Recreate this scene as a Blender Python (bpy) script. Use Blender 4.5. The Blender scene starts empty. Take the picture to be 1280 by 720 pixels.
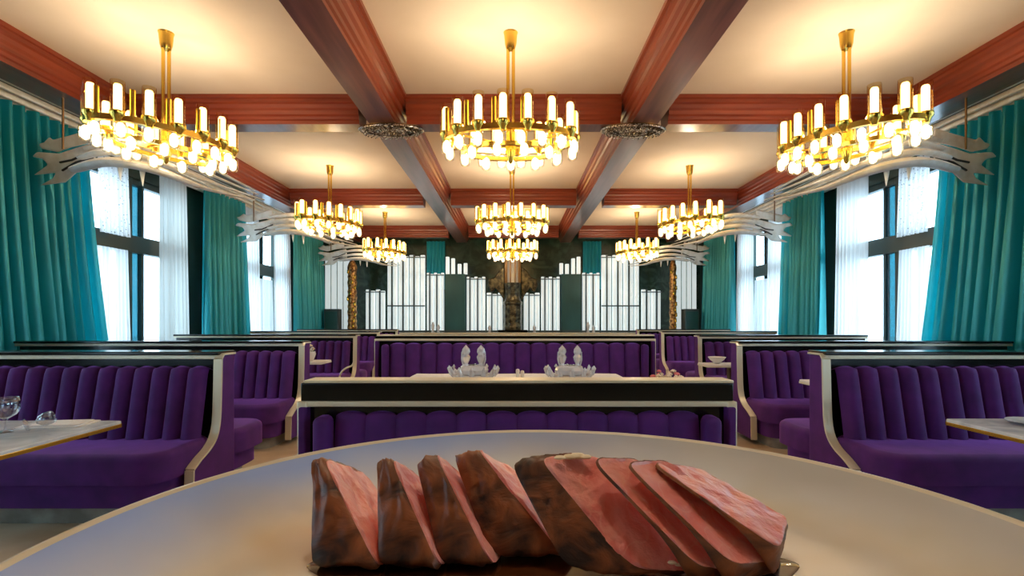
import bpy, math, random, os
from mathutils import Vector, Matrix, noise
random.seed(7)
PI = math.pi
SC = bpy.context.scene
COL = SC.collection
CH = 1.35          # eye height
F = 640.0          # focal length in pixels of a 1280 wide frame

# ------------------------------------------------------------------ materials
def mat(name, col, rough=.5, metal=0, **kw):
    m = bpy.data.materials.new(name); m.use_nodes = True
    b = m.node_tree.nodes['Principled BSDF']
    b.inputs['Base Color'].default_value = (*col, 1)
    b.inputs['Roughness'].default_value = rough
    b.inputs['Metallic'].default_value = metal
    for k, v in kw.items():
        b.inputs[k.replace('_', ' ')].default_value = v
    return m

def nz(m, c1, c2, scale=(1, 1, 1), nscale=5, detail=4, bump=0, lo=.35, hi=.65, wave=None, target='Base Color', bscale=None, distortion=0, coord='Object'):
    """procedural colour variation between two real surface colours, plus bump"""
    nt = m.node_tree; N = nt.nodes; L = nt.links
    b = N['Principled BSDF']
    tc = N.new('ShaderNodeTexCoord'); mp = N.new('ShaderNodeMapping'); mp.inputs['Scale'].default_value = scale
    L.new(tc.outputs[coord], mp.inputs[0])
    if wave:
        t = N.new('ShaderNodeTexWave'); t.inputs['Scale'].default_value = nscale; t.inputs['Distortion'].default_value = wave
        t.inputs['Detail'].default_value = detail; t.inputs['Detail Scale'].default_value = 1.5; fac = t.outputs['Fac']
    else:
        t = N.new('ShaderNodeTexNoise'); t.inputs['Scale'].default_value = nscale; t.inputs['Detail'].default_value = detail
        t.inputs['Distortion'].default_value = distortion; fac = t.outputs['Fac']
    L.new(mp.outputs[0], t.inputs['Vector'])
    r = N.new('ShaderNodeValToRGB'); r.color_ramp.elements[0].position = lo; r.color_ramp.elements[1].position = hi
    r.color_ramp.elements[0].color = (*c1, 1); r.color_ramp.elements[1].color = (*c2, 1)
    L.new(fac, r.inputs[0])
    if target: L.new(r.outputs[0], b.inputs[target])
    if bump:
        bp = N.new('ShaderNodeBump'); bp.inputs['Strength'].default_value = 1; bp.inputs['Distance'].default_value = bump
        L.new(fac, bp.inputs['Height']); L.new(bp.outputs[0], b.inputs['Normal'])
    return m

M = {}
M['ceiling'] = nz(mat('ceiling_plaster', (.80, .62, .42), .8), (.72, .56, .39), (.77, .61, .44), nscale=1.2)
M['wood'] = nz(mat('mahogany', (.24, .045, .015), .32, Coat_Weight=.35, Coat_Roughness=.2), (.155, .020, .006), (.27, .042, .012), (1, 1, 14), nscale=1.3, detail=6, bump=.001, lo=.25, hi=.75)
M['wood_y'] = nz(mat('mahogany_long', (.24, .045, .015), .32, Coat_Weight=.35, Coat_Roughness=.2), (.155, .020, .006), (.27, .042, .012), (9, .35, 9), nscale=1.6, detail=6, bump=.001, lo=.25, hi=.75)
M['wood_shaded'] = nz(mat('shaded_mahogany', (.16, .05, .035), .3, Coat_Weight=.5, Coat_Roughness=.18), (.12, .035, .024), (.21, .07, .05), (8, .5, 1), nscale=1.5, detail=4)  # same mahogany, with the underside's shade put into the colour
M['velvet'] = nz(mat('purple_velvet', (.065, .006, .14), .8, Sheen_Weight=.65, Sheen_Roughness=.28), (.056, .005, .12), (.090, .009, .18), nscale=7, detail=5, bump=.002, lo=.3, hi=.7)
M['velvet'].node_tree.nodes['Principled BSDF'].inputs['Sheen Tint'].default_value = (.70, .22, 1, 1)
M['lacquer'] = mat('black_lacquer', (.008, .007, .006), .16)
M['trim'] = mat('champagne_metal', (.84, .77, .58), .35, .25)
M['brass'] = mat('polished_brass', (.85, .56, .10), .22, 1)
M['brass_dark'] = mat('aged_bronze', (.22, .13, .06), .35, .9)
M['silver'] = nz(mat('oxidised_silver', (.5, .42, .34), .3, .9), (.10, .07, .05), (.85, .78, .68), nscale=45, detail=2, lo=.45, hi=.6)
M['plaster'] = nz(mat('aged_white_plaster', (.72, .68, .58), .55), (.80, .76, .66), (.92, .90, .84), nscale=9, detail=5, lo=.35, hi=.6)
M['groove'] = mat('dark_groove', (.03, .025, .02), .5)
M['stone'] = nz(mat('grey_marble', (.62, .66, .72), .25), (.50, .54, .60), (.74, .77, .82), nscale=4, detail=6, distortion=1.5)
M['linen'] = nz(mat('white_linen', (.82, .80, .80), .8), (.78, .76, .77), (.88, .87, .86), nscale=20, bump=.0015)
M['white'] = mat('white_paint', (.82, .78, .74), .4)
M['green_wall'] = nz(mat('dark_green_marble', (.012, .035, .02), .22), (.008, .024, .014), (.035, .075, .045), nscale=1.6, detail=8, distortion=2.5, lo=.45, hi=.75)
M['side_wall'] = nz(mat('deep_green_panel', (.012, .04, .035), .4), (.010, .034, .028), (.018, .05, .042), nscale=2)
M['frame'] = mat('window_frame_green', (.018, .045, .042), .4)
M['teal_panel'] = nz(mat('teal_lacquer', (.02, .10, .11), .35), (.016, .085, .09), (.026, .12, .13), (1, 1, .3), nscale=2)
M['slate'] = mat('slate_metal', (.07, .10, .11), .4, .3)
M['floor'] = nz(mat('floor_stone', (.55, .38, .22), .3), (.42, .25, .12), (.72, .58, .40), (1, 1, 1), nscale=1.3, detail=6, lo=.35, hi=.65)
M['copper'] = nz(mat('carved_copper', (.45, .18, .05), .35, .6), (.16, .06, .02), (.80, .45, .16), nscale=14, detail=3, bump=.01, lo=.4, hi=.62)
M['olive'] = nz(mat('dark_bronze_statue', (.06, .05, .025), .3, .5), (.025, .02, .012), (.20, .17, .09), nscale=9, detail=4, bump=.01, lo=.4, hi=.7)
M['base'] = nz(mat('grey_plinth', (.30, .28, .24), .45), (.22, .20, .17), (.38, .36, .31), nscale=6)
M['petal_pink'] = mat('petal_rose', (.75, .20, .22), .6)
M['petal_cream'] = mat('petal_cream', (.85, .72, .58), .6)
M['leaf'] = mat('leaf_green', (.05, .14, .04), .6)
M['terracotta'] = mat('terracotta', (.65, .25, .06), .6)
M['outside'] = nz(mat('pavement_outside', (.6, .62, .65), .9), (.55, .57, .6), (.65, .67, .7), nscale=3)

def curtain_mat(name, col, trans, weight=.35, alpha=1.0, lace=0):
    m = bpy.data.materials.new(name); m.use_nodes = True; nt = m.node_tree; N = nt.nodes; L = nt.links
    N.remove(N['Principled BSDF']); out = N['Material Output']
    d = N.new('ShaderNodeBsdfDiffuse'); t = N.new('ShaderNodeBsdfTranslucent'); mx = N.new('ShaderNodeMixShader')
    d.inputs[0].default_value = (*col, 1); t.inputs[0].default_value = (*trans, 1); mx.inputs[0].default_value = weight
    sh = N.new('ShaderNodeBsdfSheen') if False else None
    L.new(d.outputs[0], mx.inputs[1]); L.new(t.outputs[0], mx.inputs[2]); last = mx
    if not lace and alpha >= 1:
        g = N.new('ShaderNodeBsdfGlossy'); g.inputs[0].default_value = (.3, .95, .92, 1); g.inputs['Roughness'].default_value = .38
        m3 = N.new('ShaderNodeMixShader'); m3.inputs[0].default_value = .16
        L.new(mx.outputs[0], m3.inputs[1]); L.new(g.outputs[0], m3.inputs[2]); last = m3
    if alpha < 1 or lace:
        tr = N.new('ShaderNodeBsdfTransparent'); m2 = N.new('ShaderNodeMixShader'); m2.inputs[0].default_value = alpha
        L.new(tr.outputs[0], m2.inputs[1]); L.new(mx.outputs[0], m2.inputs[2]); last = m2
        if lace:
            tc = N.new('ShaderNodeTexCoord'); v = N.new('ShaderNodeTexVoronoi'); v.inputs['Scale'].default_value = lace
            L.new(tc.outputs['Object'], v.inputs['Vector'])
            r = N.new('ShaderNodeValToRGB'); r.color_ramp.elements[0].position = .12; r.color_ramp.elements[1].position = .3
            r.color_ramp.elements[0].color = (.25, .25, .25, 1); r.color_ramp.elements[1].color = (1, 1, 1, 1)
            L.new(v.outputs['Distance'], r.inputs[0]); L.new(r.outputs[0], m2.inputs[0])
    L.new(last.outputs[0], out.inputs[0]); return m
M['curtain'] = curtain_mat('teal_satin', (.001, .31, .40), (.001, .50, .62), .36)
M['sheer'] = curtain_mat('white_sheer', (.85, .86, .86), (.92, .93, .93), .6, .88)
M['sheer_grey'] = curtain_mat('grey_sheer', (.60, .61, .58), (.66, .68, .66), .5, .97)
M['lace'] = curtain_mat('white_lace', (.85, .86, .86), (.92, .93, .95), .6, .9, 26)

def glass_mat(name, tint=(1, 1, 1), ior=1.5, base=.06, rough=.02):
    m = bpy.data.materials.new(name); m.use_nodes = True; nt = m.node_tree; N = nt.nodes; L = nt.links
    N.remove(N['Principled BSDF']); out = N['Material Output']
    a = N.new('ShaderNodeBsdfTransparent'); a.inputs[0].default_value = (*tint, 1)
    g = N.new('ShaderNodeBsdfGlossy'); g.inputs['Roughness'].default_value = rough
    fc = N.new('ShaderNodeLayerWeight'); fc.inputs[0].default_value = .5
    lw = N.new('ShaderNodeMath'); lw.operation = 'POWER'; lw.inputs[1].default_value = 4; L.new(fc.outputs['Facing'], lw.inputs[0])
    ad = N.new('ShaderNodeMath'); ad.operation = 'ADD'; ad.use_clamp = True; ad.inputs[1].default_value = base
    mx = N.new('ShaderNodeMixShader')
    L.new(lw.outputs[0], ad.inputs[0]); L.new(ad.outputs[0], mx.inputs[0]); L.new(a.outputs[0], mx.inputs[1]); L.new(g.outputs[0], mx.inputs[2])
    L.new(mx.outputs[0], out.inputs[0]); return m
M['glass'] = glass_mat('thin_glass', (.95, .95, .92))
M['clear'] = glass_mat('clear_crystal', (.92, .93, .95), 1.55, .14, .04)
M['tint'] = glass_mat('blue_tinted_glass', (.10, .27, .31), base=.03)
M['pane'] = glass_mat('window_glass', (.85, .93, .96), base=.02)
M['crystal'] = mat('cut_crystal', (.97, .96, 1), .05, 0, Transmission_Weight=.4, IOR=1.6, Coat_Weight=1)

def emit(name, col, s):
    m = bpy.data.materials.new(name); m.use_nodes = True; nt = m.node_tree; N = nt.nodes
    N.remove(N['Principled BSDF']); e = N.new('ShaderNodeEmission'); e.inputs[0].default_value = (*col, 1); e.inputs[1].default_value = s
    nt.links.new(e.outputs[0], N['Material Output'].inputs[0]); return m
M['glow'] = emit('candle_glow', (1, .70, .30), 4.2)
M['drop'] = emit('drop_glow', (1, .76, .40), 3.2)
M['glass_amber'] = glass_mat('amber_glass', (1, .86, .55), base=.10)
M['panel_glow'] = mat('emissive_frosted_glass', (.80, .88, .88), .25)  # pale frosted glass with a faint even emission of its own
_b = M['panel_glow'].node_tree.nodes['Principled BSDF']
_b.inputs['Emission Color'].default_value = (.82, .97, 1, 1); _b.inputs['Emission Strength'].default_value = .30

# plate and meat
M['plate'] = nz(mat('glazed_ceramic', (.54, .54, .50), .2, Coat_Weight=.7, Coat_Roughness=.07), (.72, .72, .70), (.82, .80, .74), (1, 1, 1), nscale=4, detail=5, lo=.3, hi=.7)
def glaze_and_reflection():  # tan glaze patches, and a blue rim reflection painted into the colour
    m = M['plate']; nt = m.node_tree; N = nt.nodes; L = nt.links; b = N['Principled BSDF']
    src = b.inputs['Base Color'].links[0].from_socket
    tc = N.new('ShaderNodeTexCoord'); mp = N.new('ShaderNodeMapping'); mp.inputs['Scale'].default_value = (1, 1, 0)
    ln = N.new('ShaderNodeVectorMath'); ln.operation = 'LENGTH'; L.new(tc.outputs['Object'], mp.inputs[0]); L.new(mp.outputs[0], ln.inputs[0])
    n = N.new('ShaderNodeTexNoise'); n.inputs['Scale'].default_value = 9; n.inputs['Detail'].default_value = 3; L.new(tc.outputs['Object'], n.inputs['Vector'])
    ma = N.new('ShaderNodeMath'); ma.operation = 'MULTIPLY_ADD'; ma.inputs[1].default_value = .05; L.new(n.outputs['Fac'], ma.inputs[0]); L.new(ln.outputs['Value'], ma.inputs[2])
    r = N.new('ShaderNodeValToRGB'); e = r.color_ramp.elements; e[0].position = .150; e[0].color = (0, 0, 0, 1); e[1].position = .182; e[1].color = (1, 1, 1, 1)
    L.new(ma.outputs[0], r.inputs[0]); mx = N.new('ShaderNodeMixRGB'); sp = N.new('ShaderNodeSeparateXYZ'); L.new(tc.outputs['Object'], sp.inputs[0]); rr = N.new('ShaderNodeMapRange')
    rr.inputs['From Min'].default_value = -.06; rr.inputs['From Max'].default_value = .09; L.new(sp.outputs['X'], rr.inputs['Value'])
    mr = N.new('ShaderNodeMixRGB'); mr.inputs[1].default_value = (.30, .42, .74, 1); mr.inputs[2].default_value = (.50, .47, .42, 1); L.new(rr.outputs[0], mr.inputs[0]); L.new(mr.outputs[0], mx.inputs[2])  # painted reflection: blue on the left, turning tan on the right
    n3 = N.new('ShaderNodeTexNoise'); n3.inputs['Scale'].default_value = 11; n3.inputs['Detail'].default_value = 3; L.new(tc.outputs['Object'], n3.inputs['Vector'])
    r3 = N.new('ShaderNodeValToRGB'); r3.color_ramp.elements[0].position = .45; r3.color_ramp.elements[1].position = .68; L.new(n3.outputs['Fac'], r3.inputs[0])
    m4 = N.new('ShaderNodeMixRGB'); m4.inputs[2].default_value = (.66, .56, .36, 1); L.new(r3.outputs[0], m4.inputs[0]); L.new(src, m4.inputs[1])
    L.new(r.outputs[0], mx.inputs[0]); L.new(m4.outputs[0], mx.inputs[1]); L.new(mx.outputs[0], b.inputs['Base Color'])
glaze_and_reflection()
M['rim'] = mat('unglazed_rim', (.62, .52, .36), .35)
def meat_mat():
    m = mat('pink_roast_beef', (.6, .12, .1), .38, 0, Subsurface_Weight=.15, Coat_Weight=.25, Coat_Roughness=.25)
    m.node_tree.nodes['Principled BSDF'].inputs['Subsurface Radius'].default_value = (.01, .003, .002)
    nt = m.node_tree; N = nt.nodes; L = nt.links; b = N['Principled BSDF']
    tc = N.new('ShaderNodeTexCoord')
    n1 = N.new('ShaderNodeTexNoise'); n1.inputs['Scale'].default_value = 55; n1.inputs['Detail'].default_value = 5; n1.inputs['Distortion'].default_value = 1.2
    n2 = N.new('ShaderNodeTexNoise'); n2.inputs['Scale'].default_value = 320; n2.inputs['Detail'].default_value = 4
    v = N.new('ShaderNodeTexWave'); v.inputs['Scale'].default_value = 16; v.inputs['Distortion'].default_value = 22; v.inputs['Detail'].default_value = 3; v.inputs['Detail Scale'].default_value = 2
    for t in (n1, n2, v): L.new(tc.outputs['Object'], t.inputs['Vector'])
    r1 = N.new('ShaderNodeValToRGB'); e = r1.color_ramp.elements
    e[0].position = .3; e[0].color = (.74, .155, .13, 1); e[1].position = .72; e[1].color = (.90, .40, .34, 1)
    L.new(n1.outputs['Fac'], r1.inputs[0])
    r2 = N.new('ShaderNodeValToRGB'); e = r2.color_ramp.elements
    e[0].position = .93; e[0].color = (0, 0, 0, 1); e[1].position = 1; e[1].color = (1, 1, 1, 1)
    L.new(v.outputs['Fac'], r2.inputs[0])
    mx = N.new('ShaderNodeMixRGB'); mx.inputs[2].default_value = (.86, .48, .36, 1)
    ml = N.new('ShaderNodeMath'); ml.operation = 'MULTIPLY'; ml.inputs[1].default_value = .25
    L.new(r2.outputs[0], ml.inputs[0]); L.new(ml.outputs[0], mx.inputs[0]); L.new(r1.outputs[0], mx.inputs[1]); L.new(mx.outputs[0], b.inputs['Base Color'])
    bp = N.new('ShaderNodeBump'); bp.inputs['Distance'].default_value = .0009; bp.inputs['Strength'].default_value = .9
    L.new(n2.outputs['Fac'], bp.inputs['Height']); L.new(bp.outputs[0], b.inputs['Normal'])
    return m
M['meat'] = meat_mat()
M['crust'] = nz(mat('seared_crust', (.13, .04, .015), .5, Coat_Weight=.12, Coat_Roughness=.3), (.020, .005, .002), (.30, .080, .020), (1, 1, 1.6), nscale=62, detail=7, bump=.0016, lo=.36, hi=.66, distortion=.8)
M['fat'] = mat('rendered_fat', (.82, .66, .42), .35)
M['jus'] = mat('meat_juice', (.06, .018, .005), .12, 0)

# ------------------------------------------------------------------ mesh helpers
class MB:
    def __init__(s): s.v = []; s.f = []; s.mi = []; s.cur = 0
    def add(s, vs, fs):
        o = len(s.v); s.v += [tuple(p) for p in vs]
        for q in fs: s.f.append(tuple(i + o for i in q)); s.mi.append(s.cur)
    def box(s, x0, x1, y0, y1, z0, z1):
        x0, x1 = min(x0, x1), max(x0, x1); y0, y1 = min(y0, y1), max(y0, y1); z0, z1 = min(z0, z1), max(z0, z1)
        s.add([(x0, y0, z0), (x1, y0, z0), (x1, y1, z0), (x0, y1, z0), (x0, y0, z1), (x1, y0, z1), (x1, y1, z1), (x0, y1, z1)],
              [(0, 3, 2, 1), (4, 5, 6, 7), (0, 1, 5, 4), (1, 2, 6, 5), (2, 3, 7, 6), (3, 0, 4, 7)])
    def lathe(s, prof, c=(0, 0, 0), n=16, ax=1, ay=1, cap=True):
        vs = []; fs = []
        for r, z in prof:
            for k in range(n):
                a = 2 * PI * k / n; vs.append((c[0] + r * ax * math.cos(a), c[1] + r * ay * math.sin(a), c[2] + z))
        for i in range(len(prof) - 1):
            for k in range(n):
                k2 = (k + 1) % n; fs.append((i * n + k, i * n + k2, (i + 1) * n + k2, (i + 1) * n + k))
        if cap:
            if prof[0][0] > 1e-6: fs.append(tuple(range(n - 1, -1, -1)))
            if prof[-1][0] > 1e-6: fs.append(tuple((len(prof) - 1) * n + k for k in range(n)))
        s.add(vs, fs)
    def tube(s, pts, r, n=8, closed=False, rs=None, flat=1.0):
        pts = [Vector(p) for p in pts]; m = len(pts); vs = []; fs = []
        up = Vector((0, 0, 1))
        for i, p in enumerate(pts):
            if closed: d = pts[(i + 1) % m] - pts[i - 1]
            else: d = pts[min(i + 1, m - 1)] - pts[max(i - 1, 0)]
            d.normalize(); u = up if abs(d.z) < .95 else Vector((0, 1, 0))
            a = d.cross(u).normalized(); b = a.cross(d).normalized(); rr = rs[i] if rs else r
            for k in range(n):
                t = 2 * PI * k / n; vs.append(p + a * rr * math.cos(t) * flat + b * rr * math.sin(t))
        e = m if closed else m - 1
        for i in range(e):
            j = (i + 1) % m
            for k in range(n):
                k2 = (k + 1) % n; fs.append((i * n + k, i * n + k2, j * n + k2, j * n + k))
        if not closed: fs += [tuple(range(n - 1, -1, -1)), tuple((m - 1) * n + k for k in range(n))]
        s.add(vs, fs)
    def prism(s, poly, fn):
        """poly 2-D list; fn(p, 0|1) -> 3-D"""
        n = len(poly)
        vs = [fn(p, 0) for p in poly] + [fn(p, 1) for p in poly]
        s.add(vs, [tuple(range(n - 1, -1, -1)), tuple(range(n, 2 * n))] + [(i, (i + 1) % n, n + (i + 1) % n, n + i) for i in range(n)])
    def grid(s, fn, nu, nv):
        vs = [fn(i / nu, j / nv) for i in range(nu + 1) for j in range(nv + 1)]
        s.add(vs, [(i * (nv + 1) + j, (i + 1) * (nv + 1) + j, (i + 1) * (nv + 1) + j + 1, i * (nv + 1) + j + 1) for i in range(nu) for j in range(nv)])
    def build(s, name, m, parent=None, smooth=False, bevel=0, seg=2, solid=0, loc=None, fix=True):
        me = bpy.data.meshes.new(name); me.from_pydata(s.v, [], s.f)
        for x in (m if isinstance(m, (list, tuple)) else [m]): me.materials.append(x)
        for i, p in enumerate(me.polygons): p.material_index = s.mi[i]; p.use_smooth = smooth
        if fix:
            import bmesh
            bm = bmesh.new(); bm.from_mesh(me); bmesh.ops.recalc_face_normals(bm, faces=bm.faces); bm.to_mesh(me); bm.free()
        me.update()
        o = bpy.data.objects.new(name, me); COL.objects.link(o)
        if parent: o.parent = parent
        if loc: o.location = loc
        if bevel:
            b = o.modifiers.new('bevel', 'BEVEL'); b.width = bevel; b.segments = seg; b.limit_method = 'ANGLE'; b.angle_limit = .6
            for p in me.polygons: p.use_smooth = True
            me.set_sharp_from_angle(angle=.7)
        elif smooth: me.set_sharp_from_angle(angle=1.0)
        if solid:
            b = o.modifiers.new('solid', 'SOLIDIFY'); b.thickness = solid
        return o

def tag(o, label, cat, group=None, kind=None):
    if label: o['label'] = label
    if cat: o['category'] = cat
    if group: o['group'] = group
    if kind: o['kind'] = kind
    return o
def thing(name, label, cat, loc=(0, 0, 0), rz=0, group=None):
    o = bpy.data.objects.new(name, None); COL.objects.link(o); o.location = loc; o.rotation_euler = (0, 0, rz); o.empty_display_size = .1
    return tag(o, label, cat, group)
def struct(o): o['kind'] = 'structure'; return o
def copy_tree(o, parent=None):
    c = o.copy(); COL.objects.link(c); c.parent = parent
    for k in list(o.children): copy_tree(k, c)
    return c
def place(px, py, Y, h=None):
    """world point that stands Y metres away and reads at px,py"""
    return Vector(((px - 642) / F * Y, Y, CH + (400 - py) / F * Y))

HC = CH + 2.95     # ceiling
HB = CH + 2.60     # beam underside
YB = 17.2          # back wall
XW = 6.25          # side walls
YR = -4.5          # rear end

# ------------------------------------------------------------------ shell
mb = MB(); mb.box(-XW - .3, XW + .3, YR, YB + .3, -.1, 0); struct(mb.build('floor', M['floor']))
mb = MB(); mb.box(-XW - .3, XW + .3, YR, YB + .3, HC, HC + .12); struct(mb.build('ceiling', M['ceiling']))
mb = MB(); mb.box(-XW - .3, XW + .3, YB, YB + .3, 0, HC); struct(mb.build('wall_back', M['green_wall']))
mb = MB(); mb.box(-XW - .3, XW + .3, YR - .3, YR, 0, HC); struct(mb.build('wall_rear', M['side_wall']))

WIN = [(-3.4, -.6), (.8, 3.8), (7.0, 9.75), (11.3, 13.8), (15.3, 15.9)]
WIN = [(-3.0, 0.2), (2.2, 4.6), (7.0, 9.75), (11.3, 13.8)]
ZW0, ZW1 = .75, CH + 2.35
wn = 0
for s, side in ((-1, 'left'), (1, 'right')):
    mb = MB(); xa, xb = s * XW, s * (XW + .3)
    mb.box(xa, xb, YR, YB, 0, ZW0); mb.box(xa, xb, YR, YB, ZW1, HC)
    y = YR
    for a, b in WIN + [(YB, YB)]:
        if a > y: mb.box(xa, xb, y, a, ZW0, ZW1)
        y = b
    struct(mb.build('wall_' + side, M['side_wall']))
    for a, b in WIN:
        wn += 1
        root = thing('window_%d' % wn, None, None, (s * (XW + .12), (a + b) / 2, 0)); root['kind'] = 'structure'
        w = (b - a) / 2
        m1 = MB(); m1.box(-.06, .06, -w, -w + .1, ZW0, ZW1); m1.box(-.06, .06, w - .1, w, ZW0, ZW1); m1.box(-.06, .06, -w, w, ZW0, ZW0 + .1); m1.box(-.06, .06, -w, w, ZW1 - .1, ZW1)
        m1.box(-.08, .08, -w, w, CH + 1.12, CH + 1.40)                    # transom
        m1.box(-.07, .07, -.09, .09, ZW0, ZW1); m1.box(-.04, .04, -.40, -.34, ZW0, ZW1); m1.box(-.04, .04, .34, .40, ZW0, ZW1)
        m1.build('window_frame', M['frame'], root, bevel=.008)
        m2 = MB(); m2.box(-.006, .006, -w + .05, w - .05, ZW0 + .05, ZW1 - .05); m2.build('glass_pane', M['pane'], root)
        m4 = MB(); m4.box(-.02, -.008, .09, .36, ZW0 + .05, ZW1 - .05); m4.build('tinted_pane', M['tint'], root)
        m3 = MB(); m3.box(-s * .12, -s * .26, -w - .08, w + .08, ZW0 - .05, ZW0); m3.build('window_sill', M['base'], root, bevel=.01)

# ceiling beams -----------------------------------------------------------
tn = 0
def beam_profile(w_top, w_bot, side):
    """stepped moulding from the ceiling edge down to the underside; list of (offset, z)"""
    d = (w_top - w_bot)
    st = [(0, 0), (0, -.045), (.18, -.055), (.18, -.095), (.36, -.115), (.42, -.16), (.60, -.185), (.64, -.235), (.82, -.255), (.86, -.29), (1, -.305), (1, -.35)]
    return [(w_top - d * a, HC + z) for a, z in st]
def beam(x, w_top, w_bot, along, a, b, pos):
    global tn; tn += 1
    pr = beam_profile(w_top, w_bot, 1)
    poly = [(-p[0], p[1]) for p in pr] + [(p[0], p[1]) for p in reversed(pr)]
    m1 = MB()
    if along == 'y': m1.prism(poly, lambda p, e: (x + p[0], (a, b)[e], p[1]))
    else: m1.prism(poly, lambda p, e: ((a, b)[e], pos + p[0], p[1]))
    o = struct(m1.build('trim_%d' % tn, [M['wood_y'] if along == 'y' else M['wood'], M['wood_shaded']]))
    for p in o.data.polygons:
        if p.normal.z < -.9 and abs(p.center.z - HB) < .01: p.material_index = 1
for x in (-1.735, 1.735): beam(x, .335, .175, 'y', YR, YB, 0)
for x in (-5.33, 5.33): beam(x, .30, .19, 'y', YR, YB, 0)
for y in (-2.9, 1.95, 6.94, 11.75, 16.25):
    beam(0, .26, .14, 'x', -1.42, 1.42, y); beam(0, .26, .14, 'x', -5.05, -2.05, y); beam(0, .26, .14, 'x', 2.05, 5.05, y)
# fine raised gilt-brown beads along the inner sides of the long beams
for s in (-1, 1):
    # ribbed cornice between outer beam and wall
    tn += 1; m1 = MB()
    m1.box(s * 5.52, s * XW, YR, YB, HB + .06, HC); struct(m1.build('trim_%d' % tn, M['groove']))
    for k, (xx, zz, ww) in enumerate([(5.60, HB + .055, .055), (5.74, HB + .03, .05), (5.87, HB + .0, .045), (5.99, HB - .03, .045), (6.12, HB - .06, .05)]):
        tn += 1; m1 = MB(); m1.box(s * (xx - ww / 2), s * (xx + ww / 2), YR, YB, zz - .03, HB + .07); struct(m1.build('trim_%d' % tn, M['plaster'], bevel=.012))

# filigree rosettes under the beam crossings
def rosette():
    t = thing('beam_rosette', None, 'ornament')
    m1 = MB(); N = 40
    m1.tube([(.52 * math.cos(2 * PI * k / N), .30 * math.sin(2 * PI * k / N), -.04) for k in range(N)], .022, 8, True)
    m1.tube([(.34 * math.cos(2 * PI * k / N), .19 * math.sin(2 * PI * k / N), -.05) for k in range(N)], .016, 8, True)
    m1.build('oval_frame', M['silver'], t, smooth=True)
    m2 = MB()
    for k in range(30):
        a = 2 * PI * k / 30; c = Vector((.43 * math.cos(a), .245 * math.sin(a), -.055))
        pts = [c + Vector((.055 * (1 - j / 12) * math.cos(a + j * .75), .055 * (1 - j / 12) * math.sin(a + j * .75), -.006 * j)) for j in range(11)]
        m2.tube(pts, .010, 6)
    for k in range(14):
        a = 2 * PI * k / 14; m2.lathe([(0, -.10), (.03, -.085), (.04, -.05), (.03, -.01), (.01, 0)], (.20 * math.cos(a), .11 * math.sin(a), 0), 8)
    m2.build('scrollwork', M['silver'], t, smooth=True)
    m3 = MB(); m3.lathe([(0, 0), (.5, 0), (.5, -.025), (.3, -.03), (.28, -.05), (0, -.05)], n=32, ay=.58); m3.build('backplate', M['brass_dark'], t, smooth=True)
    return t
r0 = rosette(); r0.location = (-1.66, 6.94, HB); r0.scale = (.82, .70, .8)
r0['label'] = 'silver filigree oval rosette under the front crossing of the left long ceiling beam'
r1 = copy_tree(r0); r1.location = (1.62, 6.94, HB); r1['label'] = 'silver filigree oval rosette under the front crossing of the right long ceiling beam'

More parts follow.
